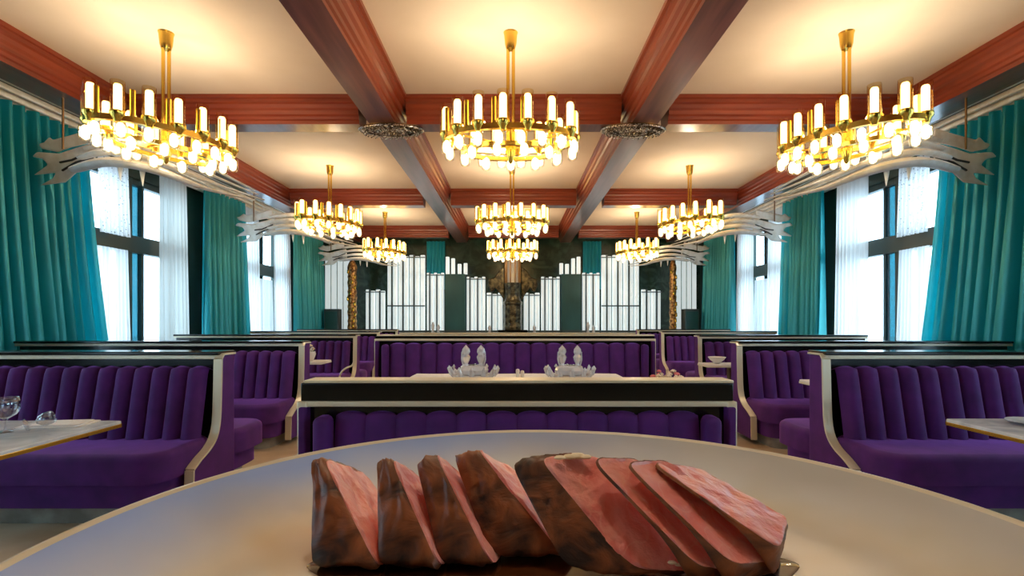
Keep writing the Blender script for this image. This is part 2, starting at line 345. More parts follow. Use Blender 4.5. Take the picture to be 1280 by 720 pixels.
# ------------------------------------------------------------------ chandeliers
def chandelier():
    t = thing('chandelier', None, 'chandelier')
    R = .66; zr = -1.09          # ring below ceiling
    m1 = MB(); m1.lathe([(.045, -.17), (.06, -.12), (.068, -.02), (.075, 0)], n=20); m1.build('ceiling_canopy', M['brass'], t, smooth=True)
    for sx in (-.028, .028):
        m1 = MB(); m1.tube([(sx, 0, -.12), (sx, 0, zr - .05)], .017, 10); m1.build('rod', M['brass'], t, smooth=True)
    m1 = MB(); m1.lathe([(0, zr - .26), (.02, zr - .24), (.03, zr - .2), (.055, zr - .14), (.055, zr - .05), (.03, zr + .02), (.045, zr + .06), (.03, zr + .1)], n=16); m1.build('hub', M['brass'], t, smooth=True)
    N = 56; RX, RY = .665, .38
    def ering(name, rx, ry, wd, z0, z1):
        vs = []
        for k in range(N):
            a = 2 * PI * k / N; c, q = math.cos(a), math.sin(a)
            vs += [((rx + o) * c, (ry + o) * q, z) for o, z in ((wd / 2, z0), (wd / 2, z1), (-wd / 2, z1), (-wd / 2, z0))]
        m1 = MB(); m1.add(vs, [(4 * k + j, 4 * k + (j + 1) % 4, 4 * ((k + 1) % N) + (j + 1) % 4, 4 * ((k + 1) % N) + j) for k in range(N) for j in range(4)])
        m1.build(name, M['brass'], t, smooth=True)
    ering('upper_ring', RX, RY, .045, zr - .035, zr + .02)
    ering('lower_ring', RX * .74, RY * .66, .04, zr - .15, zr - .11)
    for k in range(6):
        a = 2 * PI * (k + .5) / 6; c, q = math.cos(a), math.sin(a)
        m1 = MB(); m1.tube([(.03 * c, .03 * q, zr - .07), (RX * c, RY * q, zr - .008)], .011, 6); m1.build('spoke', M['brass'], t, smooth=True)
    gt = MB(); gt.lathe([(.058, zr + .03), (.058, zr + .33)], n=14, cap=False); gt0 = gt.build('glass_tube', M['glass_amber'], t, smooth=True)
    cb = MB(); cb.lathe([(.0, zr + .305), (.026, zr + .30), (.036, zr + .28), (.036, zr + .07), (.02, zr + .06)], n=8); cb0 = cb.build('candle_bulb', M['glow'], gt0, smooth=True)
    cu = MB(); cu.lathe([(.03, zr - .05), (.045, zr - .01), (.064, zr + .02), (.064, zr + .05), (.05, zr + .05), (.03, zr + .02)], n=12); cu0 = cu.build('candle_cup', M['brass'], gt0, smooth=True)
    bt = MB(); bt.lathe([(.024, zr + .0), (.024, zr + .27), (.016, zr + .27)], n=10); bt0 = bt.build('brass_tube', M['brass'], t, smooth=True)
    def spread_on(n, rx, ry, ph):
        """equal steps round an oval"""
        M_ = 720; pts = [(rx * math.cos(2 * PI * k / M_ + ph), ry * math.sin(2 * PI * k / M_ + ph)) for k in range(M_ + 1)]
        acc = [0]
        for p, q in zip(pts, pts[1:]): acc.append(acc[-1] + math.dist(p, q))
        out = []; j = 0
        for k in range(n):
            while acc[j] < acc[-1] * k / n: j += 1
            out.append(pts[j])
        return out
    for k, (x, y) in enumerate(spread_on(14, RX, RY, .12)):
        if k == 0: gt0.location = (x, y, 0)
        else: g = copy_tree(gt0, t); g.location = (x, y, 0)
    for k, (x, y) in enumerate(spread_on(12, RX, RY, .30)):
        if k == 0: bt0.location = (x, y, 0)
        else: g = copy_tree(bt0, t); g.location = (x, y, 0)
    dp = MB(); dp.lathe([(.052, zr - .05), (.054, zr - .14), (.046, zr - .18), (.03, zr - .195)], n=12, cap=False); dp0 = dp.build('glass_drop', M['glass'], t, smooth=True)
    db = MB(); db.lathe([(.015, zr - .05), (.036, zr - .075), (.040, zr - .12), (.032, zr - .165), (0, zr - .185)], n=8); db.build('drop_bulb', M['drop'], dp0, smooth=True)
    k0 = 0
    for rx, ry, n2, dz in ((RX, RY, 16, 0), (RX * .74, RY * .66, 9, -.07)):
        for (x, y) in spread_on(n2, rx, ry, .25):
            if k0 == 0: dp0.location = (x, y, dz)
            else: g = copy_tree(dp0, t); g.location = (x, y, dz)
            k0 += 1
    return t
ch0 = chandelier()
used = False
rows = [(5.26, 'front'), (9.8, 'middle'), (14.0, 'rear')]
def lamp(x, y, p=62):
    l = bpy.data.lights.new('chandelier_lamp', 'POINT'); l.energy = p; l.color = (1, .84, .64); l.shadow_soft_size = .06
    o = bpy.data.objects.new('chandelier_lamp', l); COL.objects.link(o); o.location = (x, y, HC - .97)
    return o
LP = []
for y, rn in rows:
    for x, cn in ((-3.57, 'left'), (-.03, 'centre'), (3.42, 'right')):
        if rn != 'front' and x: x *= .985
        c = copy_tree(ch0) if used else ch0; used = True
        c.location = (x, y, HC)
        c.rotation_euler = (0, 0, {'left': math.radians(60), 'centre': 0, 'right': math.radians(120)}[cn])
        c['label'] = 'oval brass chandelier with glass candle tubes, %s row, over the %s' % (rn, {'left': 'left booths', 'centre': 'centre aisle', 'right': 'right booths'}[cn])
        c['group'] = 'brass ring chandeliers'
        LP.append((x, y))
        lamp(x + .0, y, 75)
c = copy_tree(ch0); c.location = (-.03, .66, HC); c.rotation_euler = (0, 0, 0); c['label'] = 'oval brass chandelier added out of view to light the serving plate'; lamp(-.03, .66, 75)  # extra fitting and lamp, out of view, added to light plate and beef

# ------------------------------------------------------------------ plaster wings beneath the side chandeliers
def catmull(pts, n=6, closed=False):
    P = [Vector(p) for p in pts]; out = []; m = len(P)
    for i in range(m if closed else m - 1):
        g = lambda k: P[k % m] if closed else P[max(0, min(m - 1, k))]
        a, b, c, d = g(i - 1), g(i), g(i + 1), g(i + 2)
        for j in range(n):
            t = j / n
            out.append(.5 * ((2 * b) + (c - a) * t + (2 * a - 5 * b + 4 * c - d) * t * t + (3 * b - a - 3 * c + d) * t ** 3))
    if not closed: out.append(P[-1])
    return out
def wing():
    """left-hand wing in coordinates of the front bay; centre of the thing at (-4.6, 6, 3.2)"""
    t = thing('plaster_wing', None, 'ornament'); O = Vector((-4.6, 6.0, CH + 1.9)); 
    def q(px, py, Y): return place(px, py, Y) - O
    paths = [([(92, 212, 5.75), (128, 203, 5.6), (165, 205, 5.62), (205, 216, 5.85), (255, 235, 6.4), (318, 250, 7.2)], .046),
             ([(100, 197, 5.72), (130, 190, 5.62), (168, 193, 5.68), (208, 205, 5.95), (258, 226, 6.5), (330, 250, 7.4)], .034),
             ([(108, 186, 5.80), (140, 179, 5.72), (175, 183, 5.80), (215, 196, 6.1), (262, 218, 6.65), (322, 243, 7.4)], .034),
             ([(112, 176, 5.95), (145, 170, 5.86), (180, 174, 5.95), (220, 188, 6.25), (268, 212, 6.8), (318, 238, 7.5)], .036)]
    for pts, r in paths:
        c = catmull([q(*p) for p in pts], 7); n = len(c)
        m1 = MB(); m1.tube(c, r, 10, rs=[max(.008, r * (.55 + .6 * math.sin(PI * min(1, (i / n) * 1.0 + .1))) * (1 - .6 * (i / n) ** 3)) for i in range(n)], flat=1.7)
        m1.build('feather', M['plaster'], t, smooth=True)
    # jagged leaf end, two layered lobes
    up = [(118, 160), (92, 168), (66, 175), (62, 171), (55, 178), (48, 180), (52, 186), (72, 190), (90, 184), (118, 178)]
    lo = [(118, 178), (98, 184), (74, 192), (46, 190), (40, 196), (54, 199), (60, 206), (42, 219), (60, 217), (70, 216), (66, 223), (50, 232), (82, 228), (98, 214), (90, 207), (120, 206)]
    for k, (poly, Y) in enumerate(((up, 5.95), (lo, 5.82))):
        m1 = MB(); n = len(poly)
        m1.prism(poly, lambda p, e: q(p[0], p[1], Y + .0022 * (118 - p[0]) + (.07 if e else 0)) )
        m1.build('leaf_tip', M['plaster'], t, bevel=.018, seg=3)
    for a, b, c in (((75, 203), (90, 200), (112, 190)), ((78, 213), (95, 203), (116, 197))):
        m1 = MB(); m1.tube([q(a[0], a[1], 5.85), q(b[0], b[1], 5.80), q(c[0], c[1], 5.78)], .012, 6); m1.build('vein', M['groove'], t, smooth=True)
    # icicle-like drips
    for px, py, Y in ((150, 207, 5.62), (178, 214, 5.75)):
        m1 = MB(); a = q(px, py - 6, Y); m1.tube([a, a + Vector((0, 0, -.10)), a + Vector((.005, 0, -.22))], .03, 8, rs=[.035, .022, .004]); m1.build('drip', M['plaster'], t, smooth=True)
    # hanger rods up to the beam
    for x, y in ((-5.28, 6.0), ):
        m1 = MB(); m1.tube([Vector((x, y, HB)) - O, Vector((x, y, CH + 2.0)) - O], .012, 6); m1.build('hanger_rod', M['brass_dark'], t)
    t.location = O
    return t
w0 = wing()
wl = {0: 'front', 1: 'middle', 2: 'rear'}
def mirror_tree(o, parent=None):
    c = o.copy(); COL.objects.link(c); c.parent = parent
    if c.type == 'MESH':
        c.data = o.data.copy(); c.data.transform(Matrix.Scale(-1, 4, (1, 0, 0))); c.data.flip_normals()
    if parent is not None: c.location.x = -o.location.x
    else: c.location.x = -o.location.x
    for k in list(o.children): mirror_tree(k, c)
    return c
w0['label'] = 'white plaster feathered wing with jagged leaf tip under the front left chandelier'
wr = mirror_tree(w0); wr.location.x = 4.62; wr['label'] = 'white plaster feathered wing with jagged leaf tip under the front right chandelier'
for k in (1, 2):
    a = copy_tree(w0); a.location.y += 4.4 * k; a['label'] = 'white plaster feathered wing under the %s left chandelier' % wl[k]
    b = copy_tree(wr); b.location.y += 4.4 * k; b['label'] = 'white plaster feathered wing under the %s right chandelier' % wl[k]

# ------------------------------------------------------------------ curtains
def curtain(name, m, label, s, y0, y1, z0, z1, X, amp, folds, flare=0, seed=0, grp=None, cat='curtain', sweep=0):
    rnd = random.Random(seed); mb = MB()
    ph = [rnd.uniform(-.8, .8) for _ in range(40)]; am = [rnd.uniform(.55, 1.25) for _ in range(40)]
    nu = int(folds * 10); nv = 22; yc = (y0 + y1) / 2
    def fn(u, v):
        z = z1 + (z0 - z1) * v
        f = u * folds; i = int(min(f, folds - 1e-6)); t = f - i
        a = amp * (am[i] * (1 - t) + am[i + 1] * t) * (.45 + .75 * v)
        p = ph[i] * (1 - t) + ph[i + 1] * t
        w = math.sin(2 * PI * f + p * (.6 + v) + .5 * math.sin(2.3 * v + i))
        w = math.copysign(abs(w) ** .8, w)
        y = y0 + (y1 - y0) * u
        wid = 1 + flare * (v - .5) * 1.0
        y = yc + (y - yc) * wid + .35 * amp * math.cos(2 * PI * f * 1.0 + p) * v
        if sweep: y += sweep * (v ** 1.6) * u
        return (s * (X + a * w - .04 * v), y, z)
    mb.grid(fn, nu, nv)
    o = mb.build(name, m, smooth=True, fix=False)
    return tag(o, label, cat, grp)
ZC = HB - .03
for s, side in ((-1, 'left'), (1, 'right')):
    curtain('velvet_curtain', M['curtain'], 'full length pleated teal satin curtain, the front one on the %s wall' % side, s, 4.7, 7.1, .03, ZC, 5.93, .125, 16, .0, 3 + s, sweep=.35)
    curtain('velvet_curtain', M['curtain'], 'full length pleated teal satin curtain, the middle one on the %s wall' % side, s, 9.85, 11.35, .03, ZC, 5.96, .11, 9, .08, 13 + s)
    curtain('velvet_curtain', M['curtain'], 'full length pleated teal satin curtain, the rear one on the %s wall' % side, s, 13.9, 15.95, .03, ZC, 5.96, .11, 12, .0, 23 + s)
    curtain('lace_curtain', M['lace'], 'short white lace panel in the upper part of the front %s window' % side, s, 7.5, 8.1, CH + 1.30, ZC - .1, 6.10, .02, 7, 0, 33 + s)
    curtain('sheer_curtain', M['sheer'], 'white sheer half curtain in the lower part of the front %s window' % side, s, 7.5, 8.1, .5, CH + 1.10, 6.10, .025, 8, 0, 43 + s)
    if s < 0: curtain('sheer_curtain', M['sheer_grey'], 'grey full length sheer curtain beside the front left window', s, 8.66, 9.4, .05, ZC, 6.0, .05, 7, .1, 53)
    else: curtain('sheer_curtain', M['sheer'], 'wide white full length sheer curtain beside the front right window', s, 8.72, 9.6, .05, ZC, 6.05, .04, 8, .05, 53)
    curtain('sheer_curtain', M['sheer'], 'narrow white sheer curtain at the near edge of the rear %s window' % side, s, 11.4, 12.15, .05, ZC, 6.06, .04, 6, 0, 63 + s)
    curtain('sheer_curtain', M['sheer'], 'narrow white sheer curtain at the far edge of the rear %s window' % side, s, 12.95, 13.85, .05, ZC, 6.06, .04, 7, 0, 73 + s)
    curtain('sheer_curtain', M['sheer'], 'white sheer half curtain across the middle of the rear %s window' % side, s, 12.15, 12.95, .5, CH + 1.0, 6.10, .02, 5, 0, 83 + s)

# ------------------------------------------------------------------ booths
def rbox(mb, x0, x1, y0, y1, z0, z1, r, nseg=5, top=.05):
    """box with rounded plan corners and a softly crowned top"""
    def ring(ins, z):
        out = []
        xa, xb, ya, yb = min(x0, x1) + ins, max(x0, x1) - ins, y0 + ins, y1 - ins; rr = max(.004, r - ins)
        for cx, cy, a0 in ((xb - rr, yb - rr, 0), (xa + rr, yb - rr, PI / 2), (xa + rr, ya + rr, PI), (xb - rr, ya + rr, 1.5 * PI)):
            for k in range(nseg + 1):
                a = a0 + PI / 2 * k / nseg; out.append((cx + rr * math.cos(a), cy + rr * math.sin(a), z))
        return out
    L = [ring(0, z0), ring(0, z1 - top)] + [ring(top * (1 - math.cos(t)), z1 - top + top * math.sin(t)) for t in (PI / 8, PI / 4, 3 * PI / 8, PI / 2)]
    n = len(L[0]); vs = [p for q in L for p in q]; fs = []
    for i in range(len(L) - 1):
        for k in range(n): fs.append((i * n + k, i * n + (k + 1) % n, (i + 1) * n + (k + 1) % n, (i + 1) * n + k))
    fs.append(tuple(range(n - 1, -1, -1))); fs.append(tuple((len(L) - 1) * n + k for k in range(n)))
    mb.add(vs, fs)
def channels(mb, xa, xb, n, zb, zt, yf, depth, lean=.10, plain=0):
    """fluted backrest: n rolls from xa to xb; faces -y"""
    per = 10
    def fn(u, v):
        f = u * n; i = min(int(f), n - 1); t = f - i
        bul = (1 - (2 * t - 1) ** 2) ** .5 if 0 < t < 1 else 0
        zz = zb + (zt - zb) * min(1, v / .86)
        out = yf - lean * (1 - v / .86) if v < .86 else yf
        y = out - depth * bul
        if v > .86:
            w = (v - .86) / .14; y = yf + .10 * w - depth * bul * math.cos(w * PI / 2); zz = zt + .035 * bul * math.sin(w * PI) + .0
            zz -= .02 * w
        elif v > .70:
            w = (v - .70) / .16; zz -= .018 * w * w * (1 - bul)
        return (xa + (xb - xa) * u, y, zz)
    mb.grid(fn, n * per, 16)
def end_panel(t, x, th, sgn, zt, two=False, ymax=.10):
    """wing-shaped end with champagne edge; sgn: outward direction of its outer face"""
    crv = catmull([(-.085, zt - .03, 0), (-.095, zt - .30, 0), (-.11, zt - .50, 0), (-.15, zt - .61, 0), (-.23, zt - .68, 0), (-.34, zt - .73, 0), (-.43, zt - .78, 0)], 4)
    prof = [(ymax, .06), (ymax, zt), (-.06, zt)] + [(p.x, p.y) for p in crv] + [(-.44, .06)]
    m1 = MB(); m1.prism(prof, lambda p, e: (x + sgn * th * e, p[0], p[1])); m1.build('end_panel', M['velvet'], t, bevel=.01)
    m2 = MB(); xa, xb = x - sgn * .016, x + sgn * (th + .012)
    edge = [(p[0], p[1]) for p in prof[1:]]
    for (a, b) in zip(edge[:-1], edge[1:]):
        d = Vector((b[0] - a[0], b[1] - a[1])); nn = Vector((-d.y, d.x)).normalized() * -.014
        q = [(a[0], a[1]), (b[0], b[1]), (b[0] + nn.x, b[1] + nn.y), (a[0] + nn.x, a[1] + nn.y)]
        m2.prism(q, lambda p, e: ((xa, xb)[e], p[0], p[1]))
    m2.build('end_trim', M['trim'], t)
def booth(s, xi, xo, Y, label, grp, nch, pitch=.135, rear=True, zt=1.10):
    W = (xo - xi); t = thing('banquette_booth', label, 'booth', (s * xi, Y, 0), 0, grp)
    X = lambda a: s * a
    m1 = MB(); m1.box(X(.02), X(W), -.02, .10, .05, zt - .05); m1.build('back_panel', M['lacquer'], t)
    m1 = MB(); m1.box(X(-.02), X(W), -.10, .14, zt - .018, zt + .008); m1.build('top_rail', M['lacquer'], t, bevel=.006)
    m1 = MB(); m1.box(X(-.012), X(W), -.085, .125, zt - .050, zt - .018); m1.build('rail_trim', M['trim'], t, bevel=.004)
    m1 = MB(); x0 = .06; x1 = x0 + nch * pitch
    channels(m1, X(x0), X(min(x1, W)), nch, .45, zt - .125, -.09, .085); m1.build('backrest', M['velvet'], t, smooth=True)
    if x1 < W - .1:
        m1 = MB(); rbox(m1, X(x1 + .005), X(W), -.15, .0, .45, zt - .11, .05, top=.05); m1.build('corner_cushion', M['velvet'], t, smooth=True)
    m1 = MB(); rbox(m1, X(.02), X(W), -.70, -.04, .28, .475, .16, top=.05); m1.build('seat', M['velvet'], t, smooth=True)
    m1 = MB(); rbox(m1, X(.06), X(W), -.66, -.04, .12, .29, .15, top=.01); m1.build('seat_skirt', M['velvet'], t, smooth=True)
    m1 = MB(); rbox(m1, X(.12), X(W), -.60, .60 if rear else 0, 0, .125, .12, top=.005); m1.build('plinth', M['base'], t, smooth=True)
    end_panel(t, X(0), .035, -s, zt - .02)
    if rear:
        m1 = MB(); rbox(m1, X(-.03), X(W), .10, .72, .26, .455, .20, top=.05); m1.build('rear_seat', M['velvet'], t, smooth=True)
        m1 = MB(); rbox(m1, X(.02), X(W), .10, .66, .12, .27, .18, top=.01); m1.build('rear_skirt', M['velvet'], t, smooth=True)
    return t
ROWS = {-1: [(2.27, 4.0, 15), (2.44, 5.95, 16), (2.68, 8.7, 16), (2.95, 11.2, 14), (3.1, 13.6, 14)],
        1: [(2.40, 4.0, 10), (2.60, 5.95, 5), (3.02, 8.35, 12), (3.25, 11.2, 12), (3.3, 13.6, 12)]}
ordn = ['first', 'second', 'third', 'fourth', 'fifth']
for s, side in ((-1, 'left'), (1, 'right')):
    for i, (xi, Y, n) in enumerate(ROWS[s]):
        pitch = .135 if s < 0 else .15
        booth(s, xi, 5.72, Y, 'purple velvet booth with channelled back, %s from the front on the %s side' % (ordn[i], side), 'purple booths along the %s aisle' % side, n, pitch)

def centre_booth(hw, Y, zt, cap, label, pitch, depth, cd=.03):
    t = thing('banquette_booth', label, 'booth', (.02, Y, 0), 0, 'purple booths in the centre aisle')
    m1 = MB(); m1.box(-hw, hw, 0, .10, .05, zt - .02); m1.build('back_panel', M['lacquer'], t)
    m1 = MB(); m1.box(-hw, hw, -.03, .12, zt - cap, zt - .012); m1.build('top_rail', M['lacquer'], t, bevel=.006)
    m1 = MB(); m1.box(-hw + .02, hw, -.032, .13, zt - .012, zt + .004); m1.build('top_edge', M['trim'], t, bevel=.003)
    m1 = MB(); m1.box(-hw, hw, -.045, .0, zt - cap - .03, zt - cap); m1.build('rail_trim', M['trim'], t, bevel=.005)
    z1 = zt - cap - .03
    for sg in (-1, 1):
        m1 = MB(); m1.box(sg * hw, sg * (hw - .045), -.07, .02, .06, z1); m1.build('side_panel', M['velvet'], t, bevel=.01)
        m1 = MB(); m1.box(sg * (hw + .012), sg * (hw - .04), -.05, -.005, .06, z1 + .03); m1.build('side_trim', M['trim'], t, bevel=.005)
        m1 = MB(); rbox(m1, sg * (hw - .10), sg * (hw - .19), -.14, .0, .40, z1 - .045, .04, top=.04); m1.build('side_cushion', M['velvet'], t, smooth=True)
    n = int((2 * hw - .4) / pitch)
    m1 = MB(); channels(m1, -hw + .2, hw - .2, n, .42, z1 - .05, -.03, depth, .06); m1.build('backrest', M['velvet'], t, smooth=True)
    m1 = MB(); rbox(m1, -hw + .16, hw - .16, -.50, -.02, .27, .465, .12, top=.05); m1.build('seat', M['velvet'], t, smooth=True)
    m1 = MB(); rbox(m1, -hw + .18, hw - .18, -.47, -.02, .12, .28, .12, top=.01); m1.build('seat_skirt', M['velvet'], t, smooth=True)
    m1 = MB(); rbox(m1, -hw + .2, hw - .2, -.44, .04, 0, .125, .1, top=.005); m1.build('plinth', M['base'], t, smooth=True)
    return t
centre_booth(1.235, 2.95, 1.002, .115, 'low purple booth with thick black glossy rail, nearest in the centre aisle', .17, .022)
centre_booth(1.90, 7.0, 1.145, .05, 'wide purple booth with black rail behind the white table in the centre aisle', .21, .05)

# ------------------------------------------------------------------ tables
def table(x0, x1, y0, y1, label, top_m, edge_m, cat='table', legs=1, zt=.75, legm='brass_dark'):
    cx, cy = (x0 + x1) / 2, (y0 + y1) / 2; t = thing('dining_table', label, cat, (cx, cy, 0)); w, d = abs(x1 - x0) / 2, (y1 - y0) / 2
    m1 = MB(); rbox(m1, -w, w, -d, d, zt - .024, zt, .03, top=.006); m1.build('tabletop', M[top_m], t, smooth=True)
    m1 = MB(); rbox(m1, -w - .004, w + .004, -d - .004, d + .004, zt - .036, zt - .016, .032, top=.002); m1.build('edge_band', M[edge_m], t)
    for px in ([0] if legs == 1 else [-w * .6, w * .6]):
        m1 = MB(); m1.lathe([(.22, 0), (.22, .015), (.05, .03), (.035, .06), (.035, zt - .06), (.12, zt - .034)], (px, 0, 0), 20); m1.build('pedestal', M[legm], t, smooth=True)
    return t
table(-2.33, -3.45, 1.75, 3.06, 'grey marble table with gold edge set with glasses before the first left booth', 'stone', 'brass')
table(2.62, 3.75, 1.75, 3.12, 'grey marble table with gold edge before the first right booth', 'stone', 'brass')
table(2.88, 4.1, 4.85, 5.18, 'small white table before the second right booth', 'white', 'trim')
table(2.6, 3.35, 6.85, 7.25, 'small white table before the third right booth', 'white', 'trim', legs=1)
table(-2.75, -3.6, 7.3, 7.75, 'small white table with white leg before the third left booth', 'white', 'white', legm='white')
table(-1.10, 1.16, 4.72, 5.74, 'long table under white cloth behind the low centre booth', 'white', 'trim', legs=2, zt=.744)
# table cloth
m1 = MB(); 
def cl(u, v):
    x = -1.16 + 2.38 * u; y = 4.66 + 1.13 * v; e = 0
    dx = max(-1.11 - x, x - 1.17, 0); dy = max(4.71 - y, y - 5.75, 0); d = max(dx, dy)
    z = .750 - min(d * 5, .22) 
    return (x, y, z + (.002 * math.sin(9 * x) if d == 0 else 0) + (.0015 * math.sin(13 * y) if d == 0 else 0) + .003)
m1.grid(cl, 60, 30)
tag(m1.build('tablecloth', M['linen'], smooth=True, solid=.003, fix=False), 'white linen cloth spread over the long centre table', 'tablecloth')

# ------------------------------------------------------------------ tableware
def wine_glass(loc, label, r=.055, h=.17, tilt=None):
    t = thing('wine_glass', label, 'glass', loc)
    if tilt: t.rotation_euler = tilt
    m1 = MB(); m1.lathe([(.012, h * .38), (r * .75, h * .5), (r, h * .68), (r * .98, h * .85), (r * .9, h)], n=20, cap=False); m1.build('bowl', M['clear'], t, smooth=True, solid=.003)
    m1 = MB(); m1.lathe([(.034, 0), (.034, .004), (.008, .012), (.005, h * .2), (.006, h * .34), (.014, h * .39)], n=16); m1.build('stem', M['clear'], t, smooth=True)
    return t
wine_glass((-2.72, 2.74, .75), 'cut crystal wine goblet standing upright on the left marble table', .062, .185)
wine_glass((-2.61, 2.74, .787), 'small crystal goblet lying tilted beside the upright goblet on the left table', .036, .12, (0, math.radians(72), .5))
m1 = MB(); m1.lathe([(0, .004), (.06, .004), (.09, .010), (.13, .018), (.132, .022), (.09, .015), (0, .008)], n=32)
o = tag(m1.build('side_plate', M['stone'], smooth=True, loc=(2.99, 2.93, .75)), 'shallow grey dinner plate on the right marble table', 'plate')
m1 = MB()
rbox(m1, -.17, .17, -.10, .10, 0, .006, .03, top=.002); rbox(m1, -.15, .15, -.08, .08, .006, .014, .03, top=.004)
o = tag(m1.build('folded_napkin', M['linen'], smooth=True, loc=(-2.60, 2.93, .7505)), 'folded white napkin lying behind the goblets on the left table', 'napkin'); o.rotation_euler = (0, 0, .15)

def crystal_piece(loc, label, seed):
    rnd = random.Random(seed); t = thing('crystal_centrepiece', label, 'centrepiece', loc)
    m1 = MB(); m1.lathe([(.10, 0), (.19, .015), (.21, .045), (.20, .055), (.17, .03), (0, .02)], n=18); m1.build('dish', M['crystal'], t)
    for k in range(12):
        a = 2 * PI * k / 12; m1 = MB(); c = Vector((.20 * math.cos(a), .20 * math.sin(a), .04)); d = Vector((math.cos(a), math.sin(a), 0))
        m1.tube([c, c + d * .025 + Vector((0, 0, .03)), c + d * .045 + Vector((0, 0, .075)), c + d * .04 + Vector((0, 0, .10))], .02, 6, rs=[.022, .026, .018, .004]); m1.build('petal', M['crystal'], t)
    m1 = MB(); m1.lathe([(.08, .03), (.14, .06), (.15, .10), (.13, .13), (.10, .145), (0, .14)], n=14); m1.build('bowl', M['crystal'], t)
    for sx in (-.075, .075):
        m1 = MB(); m1.lathe([(.03, .13), (.02, .16), (.035, .19), (.045, .225), (.03, .25), (.042, .275), (.036, .305), (.015, .33), (0, .345)], (sx, 0, 0), 9); m1.build('finial', M['crystal'], t)
        m1 = MB(); m1.tube([(sx * 1.35, 0, .14), (sx * 1.55, 0, .20), (sx * 1.5, 0, .27), (sx * 1.25, 0, .30)], .009, 6); m1.build('finial_arm', M['crystal'], t, smooth=True)
    return t
crystal_piece((-.40, 5.1, .7575), 'cut crystal centrepiece with two finials at the left end of the long white table', 1)
crystal_piece((.56, 5.1, .7555), 'cut crystal centrepiece with two finials at the right end of the long white table', 2)
for dx, hh, lb in ((.05, .115, 'cream ceramic salt pot, the one nearer the left crystal centrepiece'), (.095, .10, 'cream ceramic pepper pot, the one nearer the right crystal centrepiece')):
    m1 = MB(); m1.lathe([(.020, 0), (.022, .03), (.016, .06), (.020, hh - .02), (.016, hh), (0, hh + .006)], n=12)
    tag(m1.build('spice_pot', M['petal_cream'], smooth=True, loc=(dx - .01, 5.0, .7535)), lb, 'pot')
# items on the small tables
def small_bowl(loc, label):
    m1 = MB(); m1.lathe([(.03, 0), (.04, .01), (.09, .05), (.12, .09), (.115, .092), (.08, .05), (0, .02)], n=20)
    return tag(m1.build('footed_bowl', M['white'], smooth=True, loc=loc), label, 'bowl')
small_bowl((2.80, 7.05, .7505), 'white footed bowl on the small white table before the third right booth')

def flowers(loc, label, n, spread, hgt, seed, mats, cat='flowers'):
    rnd = random.Random(seed); t = thing('flower_arrangement', label, cat, loc)
    m1 = MB(); m1.lathe([(.05, 0), (.07, .02), (.10, .10), (.09, .14), (.08, .14), (.085, .1), (.0, .03)], n=18); m1.build('vase', M['white'], t, smooth=True)
    lf = MB()
    for k in range(n):
        a = rnd.uniform(0, 2 * PI); r = spread * rnd.random() ** .6; z = .12 + hgt * rnd.random() * (1 - .5 * r / spread); c = Vector((r * math.cos(a), r * math.sin(a), z))
        lf.tube([(0, 0, .08), c * .6 + Vector((0, 0, .02)), c], .004, 5)
        m2 = MB(); R0 = rnd.uniform(.022, .036)
        for ring, (rr, nn, tz) in enumerate(((1, 6, 0), (.6, 5, .012))):
            for j in range(nn):
                b = 2 * PI * j / nn + ring; d = Vector((math.cos(b), math.sin(b), .35)); m2.tube([c + Vector((0, 0, tz)), c + d * R0 * rr * .6 + Vector((0, 0, tz)), c + d * R0 * rr + Vector((0, 0, tz))], .01, 5, rs=[.004, R0 * .42, .006])
        m2.build('blossom', M[mats[k % len(mats)]], t, smooth=True)
    for k in range(10):
        a = rnd.uniform(0, 2 * PI); c = Vector((spread * math.cos(a), spread * math.sin(a), .12 + .08 * rnd.random())); lf.tube([(0, 0, .1), c * .6, c], .01, 5, rs=[.004, .018, .003])
    lf.build('foliage', M['leaf'], t, smooth=True)
    return t
m1 = MB(); m1.lathe([(.20, 0), (.20, .03), (.12, .06), (.10, .30), (.13, .44), (.22, .50), (.22, .53), (0, .53)], n=24)
tag(m1.build('flower_stand', M['base'], smooth=True, loc=(1.72, 5.75, 0)), 'grey stone stand carrying flowers in the right aisle', 'stand')
flowers((1.72, 5.75, .53), 'pink and cream flower arrangement on the grey stand in the right aisle', 22, .16, .16, 4, ['petal_cream', 'petal_pink', 'petal_cream', 'petal_cream'])
flowers((-3.0, 7.5, .7505), 'white flowers in a white vase on the table before the third left booth', 10, .09, .12, 5, ['white', 'petal_cream'])
# swan-neck chrome stand in the left aisle
t = thing('swan_neck_stand', 'slender pale swan-neck stand in the aisle beside the third left booth', 'stand', (-2.3, 6.75, 0))
m1 = MB(); m1.lathe([(.12, 0), (.12, .015), (.02, .03)], n=16); m1.build('base', M['trim'], t, smooth=True)
m1 = MB(); m1.tube(catmull([(0, 0, .02), (0, 0, .35), (.0, 0, .55), (.03, 0, .66), (.10, 0, .72), (.17, 0, .75), (.20, 0, .82)], 6), .012, 8); m1.build('neck', M['trim'], t, smooth=True)

